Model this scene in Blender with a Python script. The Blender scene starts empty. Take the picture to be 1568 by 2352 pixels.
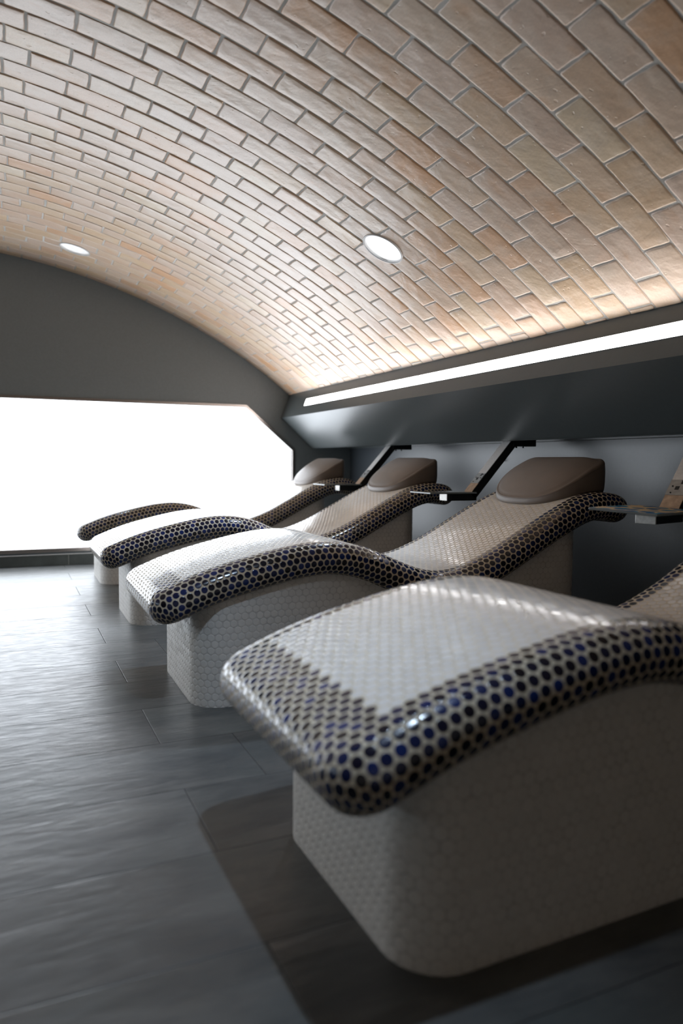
import bpy, bmesh, math, random
import numpy as np
from mathutils import Vector, Matrix, noise

random.seed(7)
rng = np.random.default_rng(11)
scene = bpy.context.scene
COL = scene.collection

# ------------------------------------------------------------------ helpers
def link(o, parent=None):
    COL.objects.link(o)
    if parent is not None:
        o.parent = parent
    return o

def mesh_obj(name, bm, mats, parent=None, smooth=True, loc=None):
    me = bpy.data.meshes.new(name)
    bm.normal_update()
    bm.to_mesh(me)
    bm.free()
    for m in (mats if isinstance(mats, (list, tuple)) else [mats]):
        me.materials.append(m)
    if smooth:
        me.polygons.foreach_set('use_smooth', [True] * len(me.polygons))
    o = bpy.data.objects.new(name, me)
    if loc is not None:
        o.location = loc
    return link(o, parent)

def empty(name, loc, rz=0.0):
    o = bpy.data.objects.new(name, None)
    o.location = loc
    o.rotation_euler = (0, 0, rz)
    o.empty_display_size = 0.1
    return link(o)

def tag(o, label, cat, group=None):
    o['label'] = label
    o['category'] = cat
    if group:
        o['group'] = group
    return o

def structure(o):
    o['kind'] = 'structure'
    return o

def box_bm(x0, x1, y0, y1, z0, z1, bevel=0.0, seg=2):
    bm = bmesh.new()
    bmesh.ops.create_cube(bm, size=1.0)
    for v in bm.verts:
        v.co = Vector(((x0 + x1) / 2 + v.co.x * (x1 - x0), (y0 + y1) / 2 + v.co.y * (y1 - y0), (z0 + z1) / 2 + v.co.z * (z1 - z0)))
    if bevel > 0:
        bmesh.ops.bevel(bm, geom=list(bm.edges), offset=bevel, segments=seg, profile=0.5, affect='EDGES')
    return bm

def prism_bm(poly, y0, y1, bevel=0.0):
    """a closed XZ outline swept along Y"""
    bm = bmesh.new()
    a = [bm.verts.new((x, y0, z)) for x, z in poly]
    b = [bm.verts.new((x, y1, z)) for x, z in poly]
    n = len(poly)
    for i in range(n):
        j = (i + 1) % n
        bm.faces.new((a[i], a[j], b[j], b[i]))
    bm.faces.new(a[::-1])
    bm.faces.new(b)
    bmesh.ops.recalc_face_normals(bm, faces=list(bm.faces))
    if bevel > 0:
        bmesh.ops.bevel(bm, geom=list(bm.edges), offset=bevel, segments=2, profile=0.5, affect='EDGES')
    return bm

def cyl_between(bm, a, b, r, seg=16):
    a, b = Vector(a), Vector(b)
    d = b - a
    m = Matrix.Translation((a + b) / 2) @ d.to_track_quat('Z', 'Y').to_matrix().to_4x4()
    bmesh.ops.create_cone(bm, cap_ends=True, segments=seg, radius1=r, radius2=r, depth=d.length, matrix=m)

def shade_auto(o, ang=0.6):
    me = o.data
    bm = bmesh.new(); bm.from_mesh(me)
    for e in bm.edges:
        if len(e.link_faces) == 2 and e.calc_face_angle(0) > ang:
            e.smooth = False
    bm.to_mesh(me); bm.free()
    return o

# ------------------------------------------------------------------ node helpers
class NT:
    def __init__(self, name):
        self.m = bpy.data.materials.new(name)
        self.m.use_nodes = True
        self.t = self.m.node_tree
        self.t.nodes.clear()
        self.out = self.t.nodes.new('ShaderNodeOutputMaterial')
    def node(self, typ, **kw):
        n = self.t.nodes.new(typ)
        for k, v in kw.items():
            setattr(n, k, v)
        return n
    def put(self, sock, val):
        if isinstance(val, bpy.types.NodeSocket):
            self.t.links.new(val, sock)
        elif val is not None:
            if isinstance(val, (tuple, list)) and len(val) == 3 and len(sock.default_value) == 4:
                val = (*val, 1.0)
            sock.default_value = val
    def math(self, op, a, b=None, c=None, clamp=False):
        n = self.node('ShaderNodeMath', operation=op, use_clamp=clamp)
        self.put(n.inputs[0], a)
        if b is not None: self.put(n.inputs[1], b)
        if c is not None: self.put(n.inputs[2], c)
        return n.outputs[0]
    def vec(self, op, a, b=None, c=None):
        n = self.node('ShaderNodeVectorMath', operation=op)
        self.put(n.inputs[0], a)
        if b is not None:
            self.put(n.inputs['Scale'] if op == 'SCALE' else n.inputs[1], b)
        if c is not None: self.put(n.inputs[2], c)
        return n.outputs['Value'] if op in ('LENGTH', 'DISTANCE', 'DOT_PRODUCT') else n.outputs[0]
    def mix(self, f, a, b):
        n = self.node('ShaderNodeMix', data_type='RGBA')
        self.put(n.inputs[0], f); self.put(n.inputs[6], a); self.put(n.inputs[7], b)
        return n.outputs[2]
    def mixf(self, f, a, b):
        n = self.node('ShaderNodeMix', data_type='FLOAT')
        self.put(n.inputs[0], f); self.put(n.inputs[2], a); self.put(n.inputs[3], b)
        return n.outputs[0]
    def ramp(self, f, a, b, lo=0.0, hi=1.0, smooth=True):
        n = self.node('ShaderNodeMapRange', interpolation_type='SMOOTHSTEP' if smooth else 'LINEAR')
        self.put(n.inputs[0], f); self.put(n.inputs[1], a); self.put(n.inputs[2], b)
        self.put(n.inputs[3], lo); self.put(n.inputs[4], hi)
        return n.outputs[0]
    def cramp(self, f, stops):
        n = self.node('ShaderNodeValToRGB')
        cr = n.color_ramp
        while len(cr.elements) < len(stops):
            cr.elements.new(0.5)
        for e, (p, c) in zip(cr.elements, stops):
            e.position = p; e.color = (*c, 1)
        self.put(n.inputs[0], f)
        return n.outputs[0]
    def sep(self, v):
        n = self.node('ShaderNodeSeparateXYZ'); self.put(n.inputs[0], v); return n.outputs
    def comb(self, x=0.0, y=0.0, z=0.0):
        n = self.node('ShaderNodeCombineXYZ')
        self.put(n.inputs[0], x); self.put(n.inputs[1], y); self.put(n.inputs[2], z)
        return n.outputs[0]
    def noise(self, v, scale, detail=3.0, rough=0.5, dist=0.0):
        n = self.node('ShaderNodeTexNoise')
        self.put(n.inputs['Vector'], v); n.inputs['Scale'].default_value = scale
        n.inputs['Detail'].default_value = detail; n.inputs['Roughness'].default_value = rough
        n.inputs['Distortion'].default_value = dist
        return n.outputs
    def white(self, v):
        n = self.node('ShaderNodeTexWhiteNoise', noise_dimensions='3D'); self.put(n.inputs['Vector'], v); return n.outputs
    def bump(self, h, dist, strength=1.0, normal=None):
        n = self.node('ShaderNodeBump')
        self.put(n.inputs['Height'], h); n.inputs['Distance'].default_value = dist
        n.inputs['Strength'].default_value = strength
        if normal is not None: self.put(n.inputs['Normal'], normal)
        return n.outputs[0]
    def bsdf(self, **kw):
        n = self.node('ShaderNodeBsdfPrincipled')
        for k, v in kw.items():
            self.put(n.inputs[k.replace('_', ' ')], v)
        self.t.links.new(n.outputs[0], self.out.inputs[0])
        return n
    def obj(self):
        return self.node('ShaderNodeTexCoord').outputs['Object']
    def uv(self):
        return self.node('ShaderNodeTexCoord').outputs['UV']

def plain(name, col, rough=0.5, metal=0.0, nscale=0, namp=0.0, bump=0.0, spec=0.5, coat=0.0):
    t = NT(name)
    c = col; nrm = None
    if nscale:
        nz = t.noise(t.obj(), nscale, 4)[0]
        k = t.ramp(nz, 0.3, 0.7, 1 - namp, 1 + namp, False)
        c = t.vec('SCALE', col, k)
        if bump:
            nrm = t.bump(nz, bump)
    b = t.bsdf(Base_Color=c, Roughness=rough, Metallic=metal, Specular_IOR_Level=spec, Coat_Weight=coat)
    if nrm is not None:
        t.put(b.inputs['Normal'], nrm)
    return t.m

def emit(name, col, strength):
    t = NT(name)
    e = t.node('ShaderNodeEmission')
    e.inputs[0].default_value = (*col, 1); e.inputs[1].default_value = strength
    t.t.links.new(e.outputs[0], t.out.inputs[0])
    return t.m

# ------------------------------------------------------------------ penny-tile mosaic
PITCH = 0.0282
def penny(name, light, grout, dark=None, dark_box=None, tile_rough=0.12, radius=0.425, dome=0.0016, var=0.06, coat=0.0, edge_w=0.04, dark_radius=0.42):
    """round mosaic tiles on a hexagonal lattice in UV metres; tiles outside dark_box are the dark ones"""
    t = NT(name)
    p = t.vec('SCALE', t.uv(), 1.0 / PITCH)
    p = t.vec('MULTIPLY', p, (1, 1, 0))
    S3 = math.sqrt(3)
    def lattice(off):
        q = t.vec('SUBTRACT', p, off)
        q = t.vec('DIVIDE', q, (1, S3, 1))
        q = t.vec('FLOOR', t.vec('ADD', q, (0.5, 0.5, 0.0)))
        c = t.vec('ADD', t.vec('MULTIPLY', q, (1, S3, 0)), off)
        return c, t.vec('DISTANCE', p, c)
    ca, da = lattice((0, 0, 0))
    cb, db = lattice((0.5, S3 / 2, 0))
    sel = t.math('LESS_THAN', db, da)
    mixv = t.node('ShaderNodeMix', data_type='VECTOR')
    t.put(mixv.inputs[0], sel); t.put(mixv.inputs[4], ca); t.put(mixv.inputs[5], cb)
    c = mixv.outputs[1]
    w = t.white(t.vec('ADD', c, (0.37, 0.61, 0.13)))
    jit = t.vec('SUBTRACT', w[1], (0.5, 0.5, 0.5))
    cj = t.vec('ADD', c, t.vec('MULTIPLY', jit, (0.05, 0.05, 0)))
    dl = t.vec('SUBTRACT', p, cj)
    d = t.vec('LENGTH', dl)
    rr = radius
    inside = None
    if dark is not None:
        x0, x1, yw = dark_box
        cx, cy, _ = t.sep(t.vec('SCALE', c, PITCH))
        inside = t.math('MULTIPLY', t.math('GREATER_THAN', cx, x0), t.math('LESS_THAN', cx, x1))
        inside = t.math('MULTIPLY', inside, t.math('LESS_THAN', t.math('ABSOLUTE', cy), yw))
        rr = t.mixf(inside, dark_radius, radius)
    mask = t.ramp(t.math('SUBTRACT', d, rr), -edge_w * 0.5, edge_w * 0.5, 1.0, 0.0)
    # tile shape: flat-topped disc with a rounded shoulder, each one set a touch askew
    prof = t.ramp(t.math('SUBTRACT', d, rr), -0.09, 0.05, 1.0, 0.0)
    dome_h = t.math('SUBTRACT', 1.0, t.math('MULTIPLY', d, d))
    w2 = t.white(t.vec('ADD', c, (5.3, 2.2, 9.1)))
    tilt = t.vec('DOT_PRODUCT', dl, t.vec('SUBTRACT', w2[1], (0.5, 0.5, 0.5)))
    h = t.math('ADD', prof, t.math('MULTIPLY', mask, t.math('ADD', t.math('MULTIPLY', tilt, 0.4), t.math('MULTIPLY', dome_h, 0.35))))
    gn = t.noise(t.uv(), 260, 2)[0]
    h = t.math('ADD', h, t.math('MULTIPLY', t.math('SUBTRACT', 1.0, mask), t.math('MULTIPLY', gn, 0.12)))
    nrm = t.bump(h, dome)
    rnd = w[0]
    lc = t.vec('SCALE', light, t.ramp(rnd, 0, 1, 1 - var, 1 + var, False))
    tile = lc
    if dark is not None:
        dk = t.cramp(rnd, dark)
        tile = t.mix(inside, dk, lc)
    gvar = t.noise(t.uv(), 14, 3)[0]
    gc = t.vec('SCALE', grout, t.ramp(gvar, 0.3, 0.7, 0.85, 1.15, False))
    col = t.mix(mask, gc, tile)
    rough = t.mixf(mask, 0.75, t.ramp(w2[0], 0, 1, tile_rough * 0.7, tile_rough * 1.5, False))
    t.bsdf(Base_Color=col, Roughness=rough, Normal=nrm, Coat_Weight=coat)
    return t.m

# ------------------------------------------------------------------ lounger profile (side view, metres)
TOP = [(0.425, 0.430), (0.50, 0.460), (0.57, 0.488), (0.66, 0.517), (0.76, 0.543), (0.86, 0.566), (0.95, 0.583), (1.03, 0.592), (1.10, 0.594), (1.19, 0.584),
       (1.285, 0.557), (1.395, 0.510), (1.50, 0.470), (1.60, 0.452), (1.70, 0.462), (1.85, 0.518), (1.99, 0.590), (2.145, 0.672),
       (2.28, 0.736), (2.37, 0.764), (2.45, 0.774), (2.53, 0.768), (2.60, 0.748)]
def catmull(P, k=12):
    P = np.array(P, float)
    Q = np.vstack([2 * P[0] - P[1], P, 2 * P[-1] - P[-2]])
    out = []
    for i in range(1, len(Q) - 2):
        a, b, c, d = Q[i - 1], Q[i], Q[i + 1], Q[i + 2]
        for t in np.linspace(0, 1, k, endpoint=False):
            out.append(0.5 * ((2 * b) + (c - a) * t + (2 * a - 5 * b + 4 * c - d) * t * t + (3 * b - a - 3 * c + d) * t ** 3))
    out.append(P[-1])
    return np.array(out)
TH = 0.064                       # half thickness = edge radius
tp = catmull(TOP)
for _ in range(6):               # ease small kinks
    tp[1:-1] = 0.25 * tp[:-2] + 0.5 * tp[1:-1] + 0.25 * tp[2:]
tg = np.gradient(tp, axis=0); tg /= np.linalg.norm(tg, axis=1)[:, None]
nr = np.stack([-tg[:, 1], tg[:, 0]], 1)
cl = tp - nr * TH
sl = np.concatenate([[0], np.cumsum(np.linalg.norm(np.diff(tp, axis=0), axis=1))])
SLEN = sl[-1]
def bend(s, t):
    """point at arc length s along the couch, t above its middle surface"""
    if s <= 0: i0, ex = 0, s
    elif s >= SLEN: i0, ex = len(sl) - 1, s - SLEN
    else: i0, ex = None, 0
    if i0 is not None:
        c, T, N = cl[i0] + tg[i0] * ex, tg[i0], nr[i0]
    else:
        c = np.array([np.interp(s, sl, cl[:, 0]), np.interp(s, sl, cl[:, 1])])
        N = np.array([np.interp(s, sl, nr[:, 0]), np.interp(s, sl, nr[:, 1])]); N /= np.linalg.norm(N)
    return c + N * t
def top_z(x):
    return float(np.interp(x, tp[:, 0], tp[:, 1]))
def mid_z(x):
    return float(np.interp(x, cl[:, 0], cl[:, 1]))

HW = 0.37                        # couch half width
S0, S1 = TH * 0.5, SLEN - TH * 0.35
CORE_W = HW - TH
def couch_bm():
    bm = bmesh.new()
    uvl = bm.loops.layers.uv.new('UVMap')
    rc = 0.026
    st = []
    na = 6
    for i in range(na):
        a = math.pi / 2 * i / na
        st.append((S0 + rc - rc * math.cos(a), CORE_W - rc + rc * math.sin(a), (-math.cos(a), math.sin(a))))
    n = 90
    for i in range(n + 1):
        st.append((S0 + rc + (S1 - S0 - 2 * rc) * i / n, CORE_W, (0.0, 1.0)))
    for i in range(1, na + 1):
        a = math.pi / 2 * i / na
        st.append((S1 - rc + rc * math.sin(a), CORE_W - rc + rc * math.cos(a), (math.sin(a), math.cos(a))))
    loop = [(s, w, nn) for s, w, nn in st] + [(s, -w, (nn[0], -nn[1])) for s, w, nn in reversed(st)]
    NP = 14
    rings = []
    for k in range(NP + 1):
        ph = math.pi * k / NP
        ring = []
        for s, y, nn in loop:
            off, t = TH * math.sin(ph), TH * math.cos(ph)
            # sides a little flatter than a half circle
            px, pz = bend(s + nn[0] * off, t)
            v = bm.verts.new((px, y + nn[1] * off, pz))
            ring.append((v, (s + nn[0] * TH * ph, y + nn[1] * TH * ph)))
        rings.append(ring)
    L = len(loop)
    def face(vs):
        f = bm.faces.new([v for v, _ in vs])
        for lp, (_, u) in zip(f.loops, vs):
            lp[uvl].uv = u
        return f
    for k in range(NP):
        for i in range(L):
            j = (i + 1) % L
            face((rings[k][i], rings[k][j], rings[k + 1][j], rings[k + 1][i]))
    m = len(st)
    for k in (0, NP):
        for i in range(m - 1):
            vs = [(rings[k][q][0], loop[q][:2]) for q in (i, i + 1, L - 2 - i, L - 1 - i)]
            face(vs)
    bmesh.ops.recalc_face_normals(bm, faces=list(bm.faces))
    return bm

BX0, BX1, BHW, BR = 0.576, 2.357, 0.325, 0.115
def base_bm():
    bm = bmesh.new()
    uvl = bm.loops.layers.uv.new('UVMap')
    pts = []
    def arc(cx, cy, a0):
        for i in range(9):
            a = a0 + math.pi / 2 * i / 8
            pts.append((cx + BR * math.cos(a), cy + BR * math.sin(a)))
    def line(x0, y0, x1, y1, n):
        for i in range(1, n):
            pts.append((x0 + (x1 - x0) * i / n, y0 + (y1 - y0) * i / n))
    arc(BX1 - BR, BHW - BR, 0)
    line(BX1 - BR, BHW, BX0 + BR, BHW, 46)
    arc(BX0 + BR, BHW - BR, math.pi / 2)
    arc(BX0 + BR, -BHW + BR, math.pi)
    line(BX0 + BR, -BHW, BX1 - BR, -BHW, 46)
    arc(BX1 - BR, -BHW + BR, 1.5 * math.pi)
    n = len(pts)
    per = [0.0]
    for i in range(n):
        a, b = pts[i], pts[(i + 1) % n]
        per.append(per[-1] + math.hypot(a[0] - b[0], a[1] - b[1]))
    lo = [bm.verts.new((x, y, 0.0)) for x, y in pts]
    hi = [bm.verts.new((x, y, mid_z(x))) for x, y in pts]
    for i in range(n):
        j = (i + 1) % n
        f = bm.faces.new((lo[i], lo[j], hi[j], hi[i]))
        us = [(per[i], 0), (per[i + 1], 0), (per[i + 1], hi[j].co.z), (per[i], hi[i].co.z)]
        for lp, u in zip(f.loops, us):
            lp[uvl].uv = (u[0], u[1] - PITCH * 0.5)
    bm.faces.new(lo[::-1])
    # close the top in strips across the couch
    bmesh.ops.holes_fill(bm, edges=[e for e in bm.edges if len(e.link_faces) == 1])
    bmesh.ops.recalc_face_normals(bm, faces=list(bm.faces))
    return bm

WHITE = (0.66, 0.64, 0.615)
M_couch = penny('navy_and_white_mosaic', WHITE, (0.54, 0.47, 0.355),
                dark=[(0.0, (0.0018, 0.0024, 0.006)), (0.4, (0.003, 0.006, 0.026)), (0.75, (0.004, 0.012, 0.062)), (1.0, (0.006, 0.022, 0.12))],
                dark_box=(S0 + 0.085, S1 - 0.05, CORE_W - 0.034), tile_rough=0.13, var=0.05, radius=0.455, dome=0.0006)
M_base = penny('white_matt_mosaic', (0.66, 0.645, 0.615), (0.58, 0.565, 0.54), tile_rough=0.38, radius=0.455, dome=0.0006, var=0.03)

# ------------------------------------------------------------------ other materials
def brick_material():
    t = NT('handmade_brick')
    uv = t.uv()
    r = t.node('ShaderNodeNewGeometry').outputs['Random Per Island']
    r2 = t.white(t.comb(r, 3.7, 1.1))
    base = t.cramp(r, [(0.0, (0.54, 0.37, 0.225)), (0.14, (0.57, 0.43, 0.32)), (0.3, (0.53, 0.37, 0.265)), (0.46, (0.58, 0.44, 0.345)), (0.6, (0.57, 0.40, 0.25)),
                       (0.72, (0.56, 0.425, 0.33)), (0.84, (0.57, 0.32, 0.165)), (0.93, (0.53, 0.36, 0.24)), (1.0, (0.60, 0.47, 0.32))])
    off = t.vec('SCALE', r2[1], 20.0)
    p = t.vec('ADD', uv, off)
    big = t.noise(p, 9, 3, 0.55)[0]
    warm = t.noise(t.vec('MULTIPLY', p, (4.0, 9.0, 1.0)), 1.3, 2)[0]
    c = t.mix(t.ramp(big, 0.42, 0.75, 0, 0.4), base, (0.60, 0.51, 0.42))
    c = t.mix(t.ramp(warm, 0.56, 0.78, 0, 0.5), c, (0.52, 0.29, 0.15))
    fine = t.noise(uv, 130, 4, 0.6)[0]
    c = t.vec('SCALE', c, t.ramp(fine, 0.3, 0.7, 0.93, 1.07, False))
    # trowel strokes run aslant over each brick, with scattered dimples
    rot = t.node('ShaderNodeVectorRotate', rotation_type='Z_AXIS')
    t.put(rot.inputs['Vector'], p)
    t.put(rot.inputs['Angle'], t.ramp(r2[0], 0, 1, 0.6, 2.2, False))
    stroke = t.noise(t.vec('MULTIPLY', rot.outputs[0], (4.5, 30, 1)), 1.0, 3, 0.5, 0.9)[0]
    lump = t.noise(p, 16, 2)[0]
    dim = t.noise(p, 46, 1)[0]
    h = t.math('ADD', t.math('MULTIPLY', stroke, 0.32), t.math('MULTIPLY', lump, 1.2))
    h = t.math('ADD', h, t.math('MULTIPLY', t.ramp(dim, 0.72, 0.80), -0.3))
    h = t.math('ADD', h, t.math('MULTIPLY', fine, 0.10))
    t.bsdf(Base_Color=c, Roughness=0.40, Specular_IOR_Level=0.6, Coat_Weight=0.2, Coat_Roughness=0.3, Normal=t.bump(h, 0.0036))
    return t.m
def mortar_material():
    t = NT('grey_mortar')
    n = t.noise(t.uv(), 160, 4, 0.65)[0]
    n2 = t.noise(t.uv(), 5, 3)[0]
    c = t.mix(t.ramp(n2, 0.35, 0.65), (0.42, 0.40, 0.37), (0.54, 0.52, 0.49))
    t.bsdf(Base_Color=c, Roughness=0.9, Normal=t.bump(n, 0.002))
    return t.m
M_brick, M_mortar = brick_material(), mortar_material()

def floor_material():
    t = NT('slate_look_floor_tile')
    o = t.obj()
    x, y, _ = t.sep(o)
    x = t.math('ADD', x, t.math('MULTIPLY', t.math('SUBTRACT', y, 3.9), 0.0080))
    RW, RL = 0.3520, 1.05
    ry = t.math('DIVIDE', t.math('SUBTRACT', y, 1.252 - RW * 40), RW)
    row = t.math('FLOOR', ry)
    par = t.math('MODULO', row, 2.0)
    x0 = t.mixf(par, 0.63, 0.394)
    rx = t.math('DIVIDE', t.math('SUBTRACT', x, t.math('SUBTRACT', x0, RL * 20)), RL)
    colm = t.math('FLOOR', rx)
    fy = t.math('SUBTRACT', ry, row); fx = t.math('SUBTRACT', rx, colm)
    ey = t.math('MULTIPLY', t.math('MINIMUM', fy, t.math('SUBTRACT', 1.0, fy)), RW)
    ex = t.math('MULTIPLY', t.math('MINIMUM', fx, t.math('SUBTRACT', 1.0, fx)), RL)
    e = t.math('MINIMUM', ex, ey)
    joint = t.ramp(e, 0.0008, 0.0022, 1.0, 0.0)
    w = t.white(t.comb(row, colm, 0.5))
    p = t.vec('ADD', o, t.vec('SCALE', w[1], 13.0))
    ps = t.vec('MULTIPLY', p, (1.0, 2.6, 1.0))
    n1 = t.noise(ps, 3.2, 5, 0.6, 0.5)[0]
    n2 = t.noise(ps, 14, 4, 0.6, 0.3)[0]
    a = t.mix(t.ramp(n1, 0.3, 0.7), (0.052, 0.055, 0.056), (0.105, 0.105, 0.10))
    a = t.mix(t.ramp(t.noise(p, 1.6, 3)[0], 0.45, 0.7, 0, 0.6), a, (0.085, 0.098, 0.095))
    a = t.vec('SCALE', a, t.ramp(w[0], 0, 1, 0.78, 1.22, False))
    c = t.mix(joint, a, (0.012, 0.012, 0.012))
    rip = t.noise(t.vec('MULTIPLY', p, (2.2, 9.0, 1.0)), 2.4, 4, 0.55, 1.2)[0]
    crk = t.noise(t.vec('MULTIPLY', p, (10.0, 26.0, 1.0)), 2.0, 3, 0.6, 1.5)[0]
    h = t.math('ADD', t.math('ADD', t.math('MULTIPLY', rip, 1.0), t.math('MULTIPLY', n2, 0.35)), t.math('MULTIPLY', crk, t.ramp(n1, 0.4, 0.65, 0.05, 0.5)))
    edge = t.ramp(e, 0.0, 0.003, -0.5, 0.0)
    nrm = t.bump(t.math('ADD', h, edge), 0.0016)
    rough = t.math('ADD', t.ramp(n2, 0.3, 0.7, 0.30, 0.42, False), t.math('MULTIPLY', joint, 0.4))
    t.bsdf(Base_Color=c, Roughness=rough, Normal=nrm, Specular_IOR_Level=0.5)
    return t.m
M_floor = floor_material()

M_wall = plain('charcoal_satin_paint', (0.042, 0.050, 0.058), 0.36, nscale=60, namp=0.05, bump=0.0003, spec=0.5)
M_plaster = plain('warm_white_plaster', (0.78, 0.71, 0.62), 0.7, nscale=20, namp=0.04)
M_pale = plain('mid_grey_plaster', (0.24, 0.25, 0.26), 0.6, nscale=20, namp=0.04)
M_endwall = plain('grey_satin_paint', (0.148, 0.168, 0.178), 0.45, nscale=60, namp=0.05, bump=0.0004)
M_soffit = plain('charcoal_satin_panel', (0.062, 0.071, 0.072), 0.34, nscale=40, namp=0.04, bump=0.0002)
M_skirt = plain('dark_green_grey_stone', (0.055, 0.062, 0.058), 0.4, nscale=9, namp=0.25, bump=0.001)
M_grout = plain('pale_skirting_grout', (0.28, 0.28, 0.26), 0.8, nscale=50, namp=0.1)
M_frame = plain('brushed_bronze_metal', (0.33, 0.29, 0.27), 0.28, metal=1.0, nscale=90, namp=0.08)
M_pane = emit('backlit_white_glass', (0.87, 0.93, 1.0), 4.6)
M_strip = emit('strip_light_diffuser', (1.0, 0.96, 0.94), 12.5)
M_fill_strip = emit('cool_fill_strip', (0.72, 0.88, 1.0), 13.0)
M_lamp = emit('lamp_disc', (0.96, 0.98, 1.0), 10.0)
M_refl = plain('white_reflector_metal', (0.82, 0.82, 0.83), 0.3, metal=0.6, nscale=30, namp=0.03)
M_ring = plain('pale_enamel_ring', (0.55, 0.54, 0.53), 0.3, nscale=30, namp=0.02)
M_steel = plain('brushed_grey_steel', (0.62, 0.61, 0.60), 0.38, metal=0.2, nscale=70, namp=0.08)
M_darksteel = plain('dark_painted_steel', (0.02, 0.02, 0.021), 0.4, nscale=50, namp=0.1)
M_plate = plain('pale_cover_plate', (0.30, 0.31, 0.31), 0.35, metal=0.5, nscale=60, namp=0.12)
M_tan = plain('tan_arm_skin', (0.42, 0.30, 0.21), 0.5, nscale=45, namp=0.25)
M_cap = plain('brushed_aluminium_cap', (0.55, 0.53, 0.50), 0.35, metal=0.4, nscale=60, namp=0.15)
M_black = plain('black_rubber', (0.008, 0.008, 0.008), 0.6, nscale=40, namp=0.1)
M_chrome = plain('chrome', (0.7, 0.7, 0.72), 0.12, metal=1.0, nscale=30, namp=0.02)

def leather(name, k=1.0):
    t = NT(name)
    o = t.obj()
    v = t.node('ShaderNodeTexVoronoi', feature='DISTANCE_TO_EDGE')
    t.put(v.inputs['Vector'], o); v.inputs['Scale'].default_value = 420
    n = t.noise(o, 7, 3)[0]
    c = t.vec('SCALE', (0.150 * k, 0.117 * k, 0.094 * k), t.ramp(n, 0.3, 0.7, 0.9, 1.1, False))
    t.bsdf(Base_Color=c, Roughness=0.42, Specular_IOR_Level=0.45, Normal=t.bump(t.ramp(v.outputs[0], 0, 0.25), 0.0003, 0.6))
    return t.m
M_leather = leather('brown_leatherette')
M_seam = leather('brown_leatherette_piping', 0.8)

def glass_edge(name, pattern):
    t = NT(name)
    if pattern:
        o = t.obj()
        w = t.node('ShaderNodeTexVoronoi', feature='F1')
        nz = t.noise(o, 16, 2, 0.5)
        t.put(w.inputs['Vector'], t.vec('ADD', o, t.vec('SCALE', nz[1], 0.03))); w.inputs['Scale'].default_value = 17
        m = t.ramp(w.outputs['Distance'], 0.44, 0.50, 0, 1)
        m2 = t.ramp(t.noise(o, 25, 2)[0], 0.52, 0.56)
        blue = t.mix(m2, (0.01, 0.10, 0.26), (0.03, 0.22, 0.38))
        c = t.mix(m, blue, (0.50, 0.42, 0.30))
        t.bsdf(Base_Color=c, Roughness=0.85, Specular_IOR_Level=0.1)
    else:
        n = t.noise(t.obj(), 12, 2)[0]
        c = t.vec('SCALE', (0.22, 0.25, 0.26), t.ramp(n, 0.3, 0.7, 0.9, 1.1, False))
        t.bsdf(Base_Color=c, Roughness=0.12, Transmission_Weight=0.25)
    return t.m
M_glass = glass_edge('grey_glass', False)
M_tile_top = glass_edge('blue_and_cream_glazed_top', True)

# ------------------------------------------------------------------ room numbers
YE, YB = 6.678, -2.6               # window wall / wall behind
XC, ZC, RV = -0.65313, -2.35098, 4.96845
SPR_X, SPR_Z = 2.430, 1.547
EDGE_X, EDGE_Z = 2.345, 1.322
LOW_X, LOW_Z = 2.649, 1.046
XR = 3.08
XL = 2 * XC - XR
mir = lambda x: 2 * XC - x
A1 = math.atan2(SPR_X - XC, SPR_Z - ZC) * RV

def vault(a, y, inset=0.0):
    th = a / RV
    r = RV - inset
    return Vector((XC + r * math.sin(th), y, ZC + r * math.cos(th)))

# ------------------------------------------------------------------ ceiling lights (positions first: the vault leaves holes for them)
LR = 0.108
LIGHTS = [
    (1.111, 5.959, 'round recessed ceiling light close to the dark end wall, above the window', True),
    (2.506, 3.406, 'round recessed ceiling light low on the vault above the strip light', True),
    (1.25, 1.10, 'round recessed ceiling light straight above the lounger farthest from the window', False),
]
def hole_snap(bm_verts_xyz):
    pass

def push_out(a, y):
    """(a, y) moved to the rim of a light's hole when it lies inside; flag tells whether it did"""
    for la, ly, _, _ in LIGHTS:
        da, dy = a - la, y - ly
        d = math.hypot(da, dy)
        if d < LR:
            if d < 1e-6: da, d = 1e-6, 1e-6
            return la + da / d * LR, ly + dy / d * LR, True
    return a, y, False
def near_light(a0, a1, y0, y1):
    for la, ly, _, _ in LIGHTS:
        da = max(a0 - la, 0, la - a1); dy = max(y0 - ly, 0, ly - y1)
        if math.hypot(da, dy) < LR: return True
    return False

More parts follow.
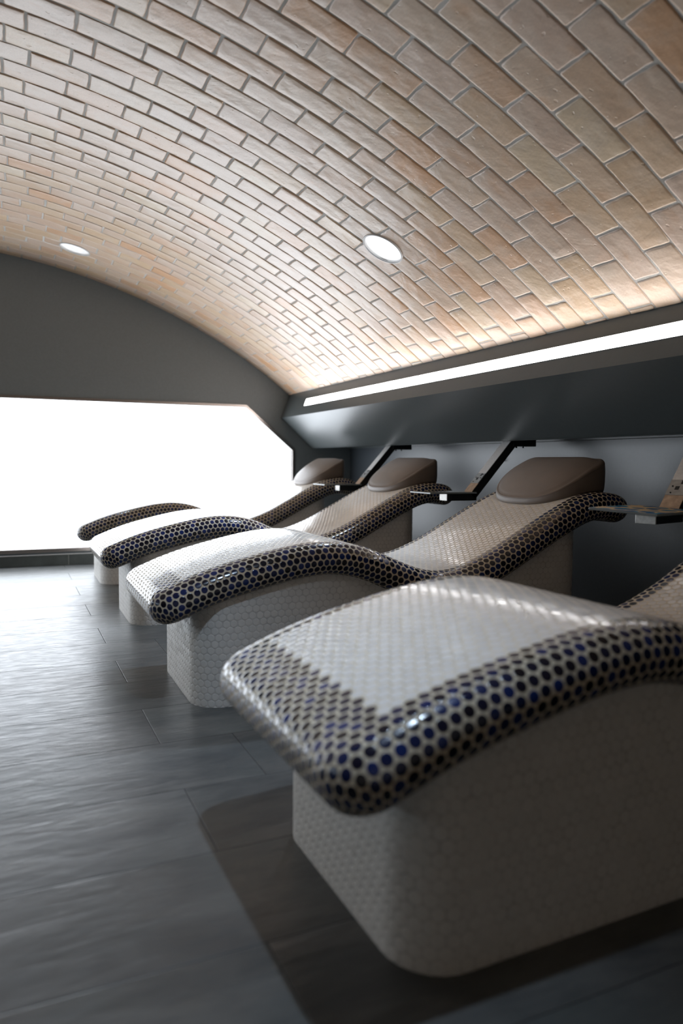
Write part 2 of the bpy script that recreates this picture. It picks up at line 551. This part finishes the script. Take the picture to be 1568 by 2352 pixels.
def build_vault():
    bm = bmesh.new()
    uvl = bm.loops.layers.uv.new('UVMap')
    def put(grid, inside, uvs, mi):
        R, Cn = len(grid), len(grid[0])
        for i in range(R - 1):
            for j in range(Cn - 1):
                idx = ((i, j), (i, j + 1), (i + 1, j + 1), (i + 1, j))
                if all(inside[p][q] for p, q in idx):
                    continue
                vs = [grid[p][q] for p, q in idx]
                try:
                    f = bm.faces.new(vs)
                except ValueError:
                    continue
                f.material_index = mi
                f.smooth = True
                for lp, (p, q) in zip(f.loops, idx):
                    lp[uvl].uv = uvs[p][q]
    # mortar bed
    na, ny = 150, 210
    g, ins, uvs = [], [], []
    for i in range(ny + 1):
        y = YB + (YE - YB) * i / ny
        row, ri, ru = [], [], []
        for j in range(na + 1):
            a = -A1 + 2 * A1 * j / na
            a2, y2, fl = push_out(a, y)
            row.append(bm.verts.new(vault(a2, y2, 0.0))); ri.append(fl); ru.append((a2, y2))
        g.append(row); ins.append(ri); uvs.append(ru)
    put(g, ins, uvs, 1)
    # bricks, one island each
    PY, PA = 0.1345, 0.2545
    k0 = math.floor((YB - 2.532) / PY)
    k = k0
    while 2.532 + k * PY < YE:
        y0, y1 = 2.532 + k * PY, 2.532 + (k + 1) * PY
        ph = 2.532 if (k % 2 == 0) else 2.665
        ph += rng.uniform(-0.022, 0.022)
        n0 = math.floor((-A1 - ph) / PA) - 1
        cuts = [ph + n * PA + rng.uniform(-0.009, 0.009) for n in range(n0, n0 + int(2 * A1 / PA) + 4)]
        wob = [rng.uniform(-0.0022, 0.0022) for _ in cuts]
        for ci in range(len(cuts) - 1):
            ga = rng.uniform(0.0022, 0.0052); gb = rng.uniform(0.0022, 0.0052)
            gy0 = rng.uniform(0.0022, 0.0043); gy1 = rng.uniform(0.0022, 0.0043)
            a0, a1 = cuts[ci] + ga, cuts[ci + 1] - gb
            b0, b1 = y0 + gy0 + wob[ci], y1 - gy1 + wob[ci]
            a0, a1 = max(a0, -A1), min(a1, A1)
            b0, b1 = max(b0, YB), min(b1, YE)
            if a1 - a0 < 0.012 or b1 - b0 < 0.012: continue
            near = near_light(a0 - .01, a1 + .01, b0 - .01, b1 + .01)
            if near:
                ua = list(np.linspace(a0, a1, max(4, int((a1 - a0) / 0.006)))); ub = list(np.linspace(b0, b1, max(4, int((b1 - b0) / 0.006))))
            else:
                def div(p, q, n):
                    e = 0.0035
                    return [p, p + e * 0.6, p + e * 2.2] + [p + e * 2.2 + (q - p - e * 4.4) * i / n for i in range(1, n)] + [q - e * 2.2, q - e * 0.6, q]
                ua = div(a0, a1, 6 if a1 - a0 > 0.12 else 3); ub = div(b0, b1, 4)
            seed = Vector((rng.uniform(0, 100), rng.uniform(0, 100), rng.uniform(0, 100)))
            hgt = 0.0030 + rng.uniform(-0.0008, 0.0016)
            ta, tb = rng.uniform(-0.009, 0.009), rng.uniform(-0.016, 0.016)
            ca, cb = (a0 + a1) / 2, (b0 + b1) / 2
            g, ins, uvs = [], [], []
            for b in ub:
                row, ri, ru = [], [], []
                for a in ua:
                    ea, eb = min(a - a0, a1 - a), min(b - b0, b1 - b)
                    ed = min(ea, eb)
                    q = seed + Vector((a * 26, b * 26, 0))
                    nx = noise.noise(q); nz = noise.noise(q + Vector((50, 0, 0))); ny2 = noise.noise(q * 0.4 + Vector((0, 70, 0)))
                    fall = max(0.0, 1 - ed / 0.03)
                    aa = a + nx * 0.0042 * fall
                    bb = b + nz * 0.0042 * fall
                    # rounded plan corners
                    if ea < 0.006 and eb < 0.006:
                        aa += (0.0022 if a < ca else -0.0022); bb += (0.0022 if b < cb else -0.0022)
                    rr = 0.0070
                    up = 1.0 if ed >= rr else math.sqrt(max(0.0, 1 - ((rr - ed) / rr) ** 2))
                    hh = hgt * (0.08 + 0.92 * up) + (ny2 * 0.0022 + ta * (a - ca) + tb * (b - cb)) * up
                    if ed < 1e-6: hh = -0.002
                    a2, b2, fl = push_out(aa, bb)
                    row.append(bm.verts.new(vault(a2, min(b2, YE), hh))); ri.append(fl); ru.append((a2, b2))
                g.append(row); ins.append(ri); uvs.append(ru)
            put(g, ins, uvs, 0)
        k += 1
    bmesh.ops.delete(bm, geom=[v for v in bm.verts if not v.link_faces], context='VERTS')
    # all faces look down into the room
    for f in bm.faces:
        f.normal_update()
    ctr = Vector((XC, 0, ZC))
    bad = [f for f in bm.faces if f.normal.dot(Vector((XC, f.calc_center_median().y, ZC)) - f.calc_center_median()) < -0.0]
    bmesh.ops.reverse_faces(bm, faces=bad)
    o = mesh_obj('ceiling', bm, [M_brick, M_mortar])
    return structure(o)
build_vault()

for a, y, lab, seen in LIGHTS:
    c = vault(a, y)
    t = empty('ceiling_light', c)
    tag(t, lab, 'ceiling light', 'round lights in the brick vault')
    th = a / RV
    M = Matrix.Rotation(th, 4, 'Y')            # local -Z looks into the room
    def lathe(prof, seg=56):
        bm = bmesh.new()
        rings = []
        for r, z in prof:
            rings.append([bm.verts.new(M @ Vector((r * math.cos(2 * math.pi * i / seg), r * math.sin(2 * math.pi * i / seg), z))) for i in range(seg)])
        for p, q in zip(rings[:-1], rings[1:]):
            for i in range(seg):
                bm.faces.new((p[i], p[(i + 1) % seg], q[(i + 1) % seg], q[i]))
        return bm, rings
    bm, _ = lathe([(LR - 0.004, 0.006), (LR - 0.004, -0.0075), (LR - 0.001, -0.0095), (LR + 0.004, -0.0095), (LR + 0.0055, -0.007), (LR + 0.0055, 0.004)])
    bmesh.ops.recalc_face_normals(bm, faces=list(bm.faces))
    mesh_obj('trim_ring', bm, M_ring, t)
    bm, _ = lathe([(LR - 0.003, -0.004), (LR - 0.004, 0.02), (LR - 0.010, 0.07), (LR - 0.022, 0.12), (LR - 0.045, 0.155)])
    mesh_obj('reflector', bm, M_refl, t)
    bm, rg = lathe([(LR - 0.043, 0.150), (LR - 0.060, 0.1505), (0.001, 0.151)])
    bm.faces.new(rg[-1])
    mesh_obj('lamp', bm, M_lamp, t)
    sp = bpy.data.lights.new('downlight', 'SPOT')
    sp.energy = 92; sp.color = (0.62, 0.79, 1.0); sp.spot_size = math.radians((82 if y < 5 else 56) if seen else 74); sp.spot_blend = 1.0; sp.shadow_soft_size = 0.03
    so = bpy.data.objects.new('downlight', sp); link(so, t)
    so.matrix_local = M @ Matrix.Translation((0, 0, 0.09)) @ Matrix.Rotation(0.0 if seen else math.radians(13), 4, 'X')

# ------------------------------------------------------------------ walls, floor, ledge
bm = box_bm(XL - 0.1, XR + 0.1, YB - 0.1, YE + 0.1, -0.08, 0.0)
structure(mesh_obj('floor', bm, M_floor, smooth=False))

def wall_panel(name, outer, hole, y0, y1, mat):
    bm = bmesh.new()
    def ring(pts):
        vs = [bm.verts.new((x, y0, z)) for x, z in pts]
        return [bm.edges.new((vs[i], vs[(i + 1) % len(vs)])) for i in range(len(vs))]
    es = ring(outer)
    if hole: es += ring(hole)
    bmesh.ops.triangle_fill(bm, edges=es, use_beauty=True, use_dissolve=False)
    r = bmesh.ops.extrude_face_region(bm, geom=list(bm.faces))
    for v in r['geom']:
        if isinstance(v, bmesh.types.BMVert): v.co.y = y1
    bmesh.ops.recalc_face_normals(bm, faces=list(bm.faces))
    return structure(mesh_obj(name, bm, mat, smooth=False))
arcpts = []
for i in range(0, 61):
    v = vault(A1 - 2 * A1 * i / 60, 0, -0.012)
    arcpts.append((v.x, v.z))
outer = [(XL - 0.1, -0.08), (XR + 0.1, -0.08), (XR + 0.1, SPR_Z)] + arcpts + [(XL - 0.1, SPR_Z)]
WZ0, WZ1 = 0.148, 1.4105
WXR, WXC, WZC = 2.462, 1.991, 1.012
hole = [(mir(WXR), WZ0), (WXR, WZ0), (WXR, WZC), (WXC, WZ1), (mir(WXC), WZ1), (mir(WXR), WZC)]
wall_panel('wall_end', outer, hole, YE, YE + 0.10, M_endwall)
wall_panel('wall_back', outer, None, YB, YB - 0.10, M_plaster)
structure(mesh_obj('wall_right', box_bm(XR, XR + 0.1, YB, YE, 0, SPR_Z), M_wall, smooth=False))
structure(mesh_obj('wall_left', box_bm(XL - 0.1, XL, YB, YE, 0, SPR_Z), M_pale, smooth=False))

# window: white backlit pane in a thin metal frame
win = structure(empty('window_1', (0, YE, 0)))
bm = bmesh.new()
bm.faces.new([bm.verts.new((x, 0.035, z)) for x, z in hole])
r = bmesh.ops.extrude_face_region(bm, geom=list(bm.faces))
for v in r['geom']:
    if isinstance(v, bmesh.types.BMVert): v.co.y = 0.05
bmesh.ops.recalc_face_normals(bm, faces=list(bm.faces))
mesh_obj('pane', bm, M_pane, win, smooth=False)
def frame_bm(poly, w, y0, y1, edges):
    """flat bars laid along chosen edges of the opening, mitred"""
    n = len(poly)
    P = [Vector((x, z)) for x, z in poly]
    nrm = []
    for i in range(n):
        d = (P[(i + 1) % n] - P[i]).normalized()
        nrm.append(Vector((-d.y, d.x)))
    inner = []
    for i in range(n):
        a, b = nrm[i - 1], nrm[i]
        m = (a + b); m = m / m.dot(b)
        inner.append(P[i] + m * w)
    bm = bmesh.new()
    for i in edges:
        j = (i + 1) % n
        q = [P[i], P[j], inner[j], inner[i]]
        lo = [bm.verts.new((v.x, y0, v.y)) for v in q]; hi = [bm.verts.new((v.x, y1, v.y)) for v in q]
        bm.faces.new(lo); bm.faces.new(hi[::-1])
        for k in range(4):
            l = (k + 1) % 4
            bm.faces.new((lo[k], hi[k], hi[l], lo[l]))
    bmesh.ops.recalc_face_normals(bm, faces=list(bm.faces))
    return bm
bm = frame_bm(hole, -0.024, -0.012, 0.034, [1, 2, 3, 4, 5])
mesh_obj('window_frame', bm, M_frame, win, smooth=False)
mesh_obj('window_sill', box_bm(mir(WXR) - 0.014, WXR + 0.014, -0.022, 0.034, WZ0 - 0.034, WZ0, 0.003), M_frame, win, smooth=False)

# skirting below the window: dark stone tiles with a pale joint
sk = structure(empty('baseboard_end', (0, YE, 0)))
xs = [XL, -3.26, -2.41, -1.56, -0.71, 0.41, 1.26, 2.11, XR]
bm = bmesh.new()
for p, q in zip(xs[:-1], xs[1:]):
    b2 = box_bm(p + 0.0016, q - 0.0016, -0.024, -0.001, 0.0005, 0.093, 0.002)
    me = bpy.data.meshes.new('tmp'); b2.to_mesh(me); b2.free(); bm.from_mesh(me); bpy.data.meshes.remove(me)
mesh_obj('skirting_tiles', bm, M_skirt, sk, smooth=False)
mesh_obj('skirting_joint', box_bm(XL, XR, -0.0225, -0.0005, 0.0006, 0.092), M_grout, sk, smooth=False)
mesh_obj('skirting_cap', box_bm(XL, XR, -0.027, -0.001, 0.0925, 0.0985, 0.001), M_steel, sk, smooth=False)

# sloped ledge over the loungers, holding the strip light (an unseen twin across the room carries an added fill strip)
dx, dz = EDGE_X - SPR_X, EDGE_Z - SPR_Z
def on_face(f): return (SPR_X + dx * f, SPR_Z + dz * f)
ST_F, SB_F = 0.365, 0.635
out = Vector((dz, -dx)).normalized()            # into the room: up and to the left
if out.x > 0: out = -out
SY0, SY1 = 1.5, 6.14
def ledge(name, m):
    f = (lambda x: x) if not m else mir
    poly = [(f(x), z) for x, z in [(SPR_X, SPR_Z), (EDGE_X, EDGE_Z), (LOW_X, LOW_Z), (LOW_X + 0.012, LOW_Z - 0.009), (LOW_X + 0.05, LOW_Z - 0.009), (LOW_X + 0.05, LOW_Z + 0.012), (XR, LOW_Z + 0.012), (XR, SPR_Z)]]
    bm = prism_bm(poly, YB, YE)
    return structure(mesh_obj(name, bm, M_soffit, smooth=False))
ledge('trim_1', False)
ledge('trim_2', True)
# small rail where the ledge meets the head wall
bm = box_bm(XR - 0.03, XR - 0.0005, YB, YE, LOW_Z - 0.004, LOW_Z + 0.011, 0.003)
structure(mesh_obj('trim_3', bm, M_soffit, smooth=False))

def strip_light(flip, lab, mat):
    f = (lambda x: x) if not flip else mir
    t = empty('strip_light', (f(on_face(0.5)[0]), (SY0 + SY1) / 2, on_face(0.5)[1]))
    tag(t, lab, 'strip light')
    def face_box(f0, f1, y0, y1, d0, d1):
        (xa, za), (xb, zb) = on_face(f0), on_face(f1)
        poly = [(xa + out.x * d0, za + out.y * d0), (xb + out.x * d0, zb + out.y * d0), (xb + out.x * d1, zb + out.y * d1), (xa + out.x * d1, za + out.y * d1)]
        bm = prism_bm([(f(x), z) for x, z in poly], y0, y1)
        for v in bm.verts: v.co -= t.location
        return bm
    mesh_obj('diffuser', face_box(ST_F, SB_F, SY0, SY1, 0.0004, 0.0018), mat, t, smooth=False)
    mesh_obj('edge_rail', face_box(ST_F - 0.012, ST_F, SY0 - 0.003, SY1 + 0.003, 0.0004, 0.0024), M_soffit, t, smooth=False)
    mesh_obj('edge_rail', face_box(SB_F, SB_F + 0.012, SY0 - 0.003, SY1 + 0.003, 0.0004, 0.0024), M_soffit, t, smooth=False)
strip_light(False, 'long glowing white strip light along the sloped charcoal ledge above the loungers', M_strip)
strip_light(True, 'added unseen cool fill strip on the far ledge across the room from the loungers', M_fill_strip)  # added out of view as cool fill for the left-facing sides

# ------------------------------------------------------------------ loungers
NEAR = dict(d=1.068, c=2.567, b=4.030, a=5.477)
YC = {k: v + BHW for k, v in NEAR.items()}
LAB = dict(
    a='tiled heated lounger with navy rim standing right beside the glowing window',
    b='tiled heated lounger with navy rim, second from the glowing window',
    c='tiled heated lounger with navy rim, third from the glowing window',
    d='big tiled heated lounger farthest from the window, its navy foot end closest to the viewer')
YC['d'] -= 0.05
XOFF = dict(d=0.020, c=0.005, b=-0.010, a=-0.018)
lounger = empty('tiled_lounger', (0, YC['d'], 0))
mesh_obj('base', base_bm(), M_base, lounger)
mesh_obj('couch', couch_bm(), M_couch, lounger)
shade_auto(lounger.children[0], 0.9)
lounger.children[0]['label'] = 'white penny tiled plinth'
lounger.children[1]['label'] = 'curved reclining top in white and navy penny tiles'
def copy_tree(o, parent=None):
    c = o.copy(); COL.objects.link(c)
    if parent is not None: c.parent = parent
    for ch in list(o.children): copy_tree(ch, c)
    return c
for i, k in enumerate('dcba'):
    o = lounger if i == 0 else copy_tree(lounger)
    o.location = (XOFF[k], YC[k], 0)
    o.rotation_euler.z = math.radians(1.2) if k == 'd' else 0.0
    tag(o, LAB[k], 'lounger', 'tiled loungers in a row')

# wedge-shaped padded headrests
HX0, HX1, HHW = 2.212, 2.525, 0.294
def headrest_geo():
    # plan outline: straight back, softly rounded back corners, long round front
    pts = []
    def superarc(cx, cy, rx, ry, a0, a1, n, e):
        for i in range(n + 1):
            a = a0 + (a1 - a0) * i / n
            ca, sa = math.cos(a), math.sin(a)
            pts.append((cx + rx * math.copysign(abs(ca) ** e, ca), cy + ry * math.copysign(abs(sa) ** e, sa)))
    br = 0.05
    superarc(HX1 - br, HHW - br, br, br, 0, math.pi / 2, 6, 1.0)
    superarc(HX1 - 0.065, 0, HX1 - 0.065 - HX0, HHW, math.pi / 2, 1.5 * math.pi, 56, 0.76)
    superarc(HX1 - br, -HHW + br, br, br, 1.5 * math.pi, 2 * math.pi, 6, 1.0)
    return pts
def htop(x):
    u = (x - HX0) / (HX1 - HX0)
    u = min(max(u, 0), 1)
    lift = 0.036 + 0.124 * (u ** 1.25)
    return top_z(x) + lift
def hround(x):
    u = min(max((x - HX0) / (HX1 - HX0), 0), 1)
    return 0.007 + 0.013 * u
def head_bms():
    pts = headrest_geo()
    n = len(pts)
    c = Vector((0.5 * (HX0 + HX1) + 0.03, 0))
    P = [Vector(p) for p in pts]
    nr2 = []
    for i in range(n):
        d = (P[(i + 1) % n] - P[i - 1]).normalized()
        nr2.append(Vector((d.y, -d.x)))
    band = bmesh.new()
    rings = []
    bulge = [(-0.004, 0.0), (0.0, 0.12), (0.0025, 0.4), (0.0025, 0.75), (0.0, 1.0)]
    for off, f in bulge:
        r = []
        for p, q in zip(P, nr2):
            x, y = p + q * off
            zb, zt = top_z(min(p.x, 2.59)) + 0.001, htop(p.x) - hround(p.x)
            r.append(band.verts.new((x, y, zb + (zt - zb) * f)))
        rings.append(r)
    for a, b in zip(rings[:-1], rings[1:]):
        for i in range(n):
            band.faces.new((a[i], a[(i + 1) % n], b[(i + 1) % n], b[i]))
    band.faces.new(rings[0][::-1])
    bmesh.ops.recalc_face_normals(band, faces=list(band.faces))
    top = bmesh.new()
    rings = []
    seq = [(math.radians(d_), 1.0) for d_ in (0, 22, 45, 68, 90)] + [(math.pi / 2, s_) for s_ in (0.97, 0.93, 0.87, 0.79, 0.69, 0.56, 0.4, 0.2)]
    for ang_, s in seq:
        r = []
        for p, q in zip(P, nr2):
            R = hround(p.x)
            e = p - q * (R * (1 - math.cos(ang_)))
            zr = htop(p.x) - R + R * math.sin(ang_)
            e = c + (e - c) * s
            # padded top: swells quickly behind the front seam
            z = zr if s == 1.0 else htop(e.x) + 0.042 * (1 - s ** 3.0)
            r.append(top.verts.new((e.x, e.y, z)))
        rings.append(r)
    for a, b in zip(rings[:-1], rings[1:]):
        for i in range(n):
            top.faces.new((a[i], a[(i + 1) % n], b[(i + 1) % n], b[i]))
    cv = top.verts.new((c.x, c.y, htop(c.x) + 0.042))
    for i in range(n):
        top.faces.new((rings[-1][i], rings[-1][(i + 1) % n], cv))
    bmesh.ops.recalc_face_normals(top, faces=list(top.faces))
    pipe = bmesh.new()
    prs = []
    for i, (p, q) in enumerate(zip(P, nr2)):
        ctr = Vector((p.x - q.x * 0.0006, p.y - q.y * 0.0006, htop(p.x) - hround(p.x)))
        ring = []
        for kk in range(6):
            a = 2 * math.pi * kk / 6
            ring.append(pipe.verts.new(ctr + Vector((q.x * math.cos(a), q.y * math.cos(a), math.sin(a))) * 0.0015))
        prs.append(ring)
    for i in range(n):
        j = (i + 1) % n
        for kk in range(6):
            l = (kk + 1) % 6
            pipe.faces.new((prs[i][kk], prs[i][l], prs[j][l], prs[j][kk]))
    bmesh.ops.recalc_face_normals(pipe, faces=list(pipe.faces))
    return band, top, pipe
hb, ht, hp = head_bms()
for b_ in (hb, ht, hp):
    for v in b_.verts: v.co.x -= 2.4; v.co.z -= top_z(2.4)
head = empty('headrest_cushion', (2.4, YC['c'], top_z(2.4)))
mesh_obj('side_band', hb, M_leather, head)
mesh_obj('top_panel', ht, M_leather, head)
mesh_obj('piping', hp, M_seam, head)
HLAB = dict(c='brown padded wedge headrest on the lounger third from the window',
            b='brown padded wedge headrest on the lounger second from the window',
            a='brown padded wedge headrest on the lounger right beside the window')
for i, k in enumerate('cba'):
    o = head if i == 0 else copy_tree(head)
    o.location.y = YC[k]; o.location.x = 2.4 + XOFF[k]
    tag(o, HLAB[k], 'headrest cushion', 'wedge headrests on the loungers')

# ------------------------------------------------------------------ drop-down trays on steel arms
def make_tray(top_mat, dx0=0.0, blen=0.22):
    """built with the near corner of its top at (2.155, 0) in X, Y"""
    t = empty('swing_tray', (2.69, 0.115, LOW_Z - 0.022))
    L = t.location.copy()
    def add(name, bm, mat, parent=t, smooth=False):
        off = L if parent is t else L
        for v in bm.verts: v.co -= off
        return mesh_obj(name, bm, mat, parent, smooth=smooth)
    ya, yb = 0.075, 0.155
    # slanting arm
    p0, p1 = Vector((2.455, 0.722)), Vector((2.757, 1.0575))
    d = (p1 - p0).normalized(); n = Vector((d.y, -d.x))       # to the right and down
    w = 0.048
    q = [p0, p1, p1 + n * w + d * 0.0, p0 + n * w]
    arm = add('arm', prism_bm([(v.x, v.y) for v in q], ya, yb, 0.002), M_darksteel)
    f0 = p0 + d * 0.004
    skin = lambda s0, s1, th: prism_bm([(v.x, v.y) for v in (p0 + d * s0 - n * th, p0 + d * s1 - n * th, p0 + d * s1 + n * 0.0005, p0 + d * s0 + n * 0.0005)], ya + 0.001, yb - 0.001)
    add('arm_face', skin(0.160, (p1 - p0).length - 0.002, 0.002), M_steel)
    lp = add('tan_lower_face', skin(0.006, 0.082, 0.002), M_tan); lp['label'] = 'tan lower face of the arm'  # tan skin over the lower end of the arm
    pl = add('cover_plate', skin(0.082, 0.160, 0.004), M_plate)
    # two dark slots and screws on the cover plate
    slot = bmesh.new()
    for s, yy, ls, ly in ((0.108, 0.118, 0.018, 0.016), (0.138, 0.104, 0.020, 0.013)):
        b2 = prism_bm([(v.x, v.y) for v in (p0 + d * s - n * 0.0046, p0 + d * (s + ls) - n * 0.0046, p0 + d * (s + ls) - n * 0.003, p0 + d * s - n * 0.003)], yy - ly / 2, yy + ly / 2)
        me = bpy.data.meshes.new('tmp'); b2.to_mesh(me); b2.free(); slot.from_mesh(me); bpy.data.meshes.remove(me)
    for v in slot.verts: v.co -= L
    mesh_obj('slot', slot, M_black, pl, smooth=False)
    for s, yy in ((0.092, 0.135), (0.126, 0.138), (0.122, 0.088), (0.150, 0.090)):
        sb = bmesh.new()
        c3 = p0 + d * s
        a = Vector((c3.x - n.x * 0.003, yy, c3.y - n.y * 0.003)); b = Vector((c3.x - n.x * 0.0062, yy, c3.y - n.y * 0.0062))
        cyl_between(sb, a, b, 0.0032, 10)
        for v in sb.verts: v.co -= L
        mesh_obj('screw', sb, M_black, pl, smooth=False)
    # bracket under the ledge
    br = add('bracket', box_bm(2.756, 2.705 + blen, ya - 0.004, yb + 0.004, 1.008, 1.058, 0.002), M_darksteel)
    for bx in (2.79, 2.84):
        sb = bmesh.new(); cyl_between(sb, (bx, 0.09, 1.008), (bx, 0.09, 0.997), 0.006, 10)
        for v in sb.verts: v.co -= L
        mesh_obj('bolt', sb, M_darksteel, br, smooth=False)
    # support tube and its bright end
    add('support_tube', box_bm(2.297, 2.500, ya, yb, 0.682, 0.7255, 0.002), M_darksteel)
    add('end_cap', box_bm(2.292, 2.2975, ya, yb, 0.682, 0.7255, 0.0015), M_cap)
    tt = add('tray_top', box_bm(2.135 + dx0, 2.449, 0.0, 0.232, 0.7258, 0.7358, 0.0025, 3), M_glass)
    tt.data.materials.append(top_mat)
    for p in tt.data.polygons:
        if p.normal.z > 0.9: p.material_index = 1
    return t
TR = [(3.545, M_glass, 'grey glass swing tray on a steel arm between second and third loungers from the window'),
      (5.085, M_glass, 'grey glass swing tray on a steel arm between first and second loungers from the window'),
      (2.05, M_tile_top, 'blue and cream patterned swing tray beside the lounger farthest from the window')]
for y, mat, lab in TR:
    turned = mat is M_tile_top
    t = make_tray(mat, blen=0.40 if turned else 0.22)
    t.location.y += y
    if turned:                          # this one is swung a little towards the room
        ang = math.radians(15)
        pivot = Vector((2.292, y + 0.115)); new = Vector((2.135, 2.005))
        d = Vector((t.location.x - pivot.x, t.location.y - pivot.y))
        t.location.x = new.x + d.x * math.cos(ang) - d.y * math.sin(ang)
        t.location.y = new.y + d.x * math.sin(ang) + d.y * math.cos(ang)
        t.rotation_euler.z = ang
        top = [c for c in t.children if c.name.startswith('tray_top')][0]
        pv = Vector((0, 0.075 - 0.115, 0.7258 - (LOW_Z - 0.022)))     # its top sags a little towards the viewer
        top.data.transform(Matrix.Translation(pv) @ Matrix.Rotation(math.radians(2.2), 4, 'X') @ Matrix.Diagonal((1, 1.15, 1, 1)) @ Matrix.Translation(-pv))
    tag(t, lab, 'swing tray', 'swing trays under the ledge')

# small hook on the wall behind the trays
hk = bmesh.new()
cyl_between(hk, (XR, 4.16, 0.925), (XR - 0.03, 4.16, 0.921), 0.004, 10)
cyl_between(hk, (XR - 0.03, 4.16, 0.919), (XR - 0.034, 4.16, 0.942), 0.0035, 10)
o = mesh_obj('wall_hook', hk, M_chrome)
tag(o, 'tiny chrome hook on the charcoal head wall behind the steel arm', 'hook')

# ------------------------------------------------------------------ world, camera
wd = bpy.data.worlds.new('World'); scene.world = wd
wd.use_nodes = True
wd.node_tree.nodes['Background'].inputs[0].default_value = (0.02, 0.02, 0.02, 1)
wd.node_tree.nodes['Background'].inputs[1].default_value = 0.0

f, yaw, pit, roll = 1675.22, math.radians(24.129), math.radians(3.875), math.radians(0.4777)
fw = Vector((math.sin(yaw) * math.cos(pit), math.cos(yaw) * math.cos(pit), -math.sin(pit)))
r0 = Vector((math.cos(yaw), -math.sin(yaw), 0)); u0 = r0.cross(fw)
rv = r0 * math.cos(roll) + u0 * math.sin(roll); uv_ = -r0 * math.sin(roll) + u0 * math.cos(roll)
cam = bpy.data.cameras.new('Camera')
co = bpy.data.objects.new('Camera', cam); COL.objects.link(co)
m = Matrix((rv, uv_, -fw)).transposed().to_4x4(); m.translation = (0, 0, 0.9)
co.matrix_world = m
cam.sensor_fit = 'VERTICAL'; cam.sensor_height = 36.0; cam.sensor_width = 24.0
cam.lens = f / 2352 * 36
cam.clip_start = 0.05; cam.clip_end = 50
cam.dof.use_dof = True; cam.dof.focus_distance = 3.4; cam.dof.aperture_fstop = cam.lens / 1000 / 0.0158
scene.camera = co

vs = scene.view_settings
vs.view_transform = 'Standard'; vs.look = 'None'; vs.gamma = 1.0; vs.use_curve_mapping = False
vs.exposure = 0.55
scene.cycles.max_bounces = 10; scene.cycles.diffuse_bounces = 6; scene.cycles.glossy_bounces = 5
scene.cycles.use_denoising = True
scene.cycles.sample_clamp_indirect = 6.0
scene.cycles.caustics_reflective = False; scene.cycles.caustics_refractive = False
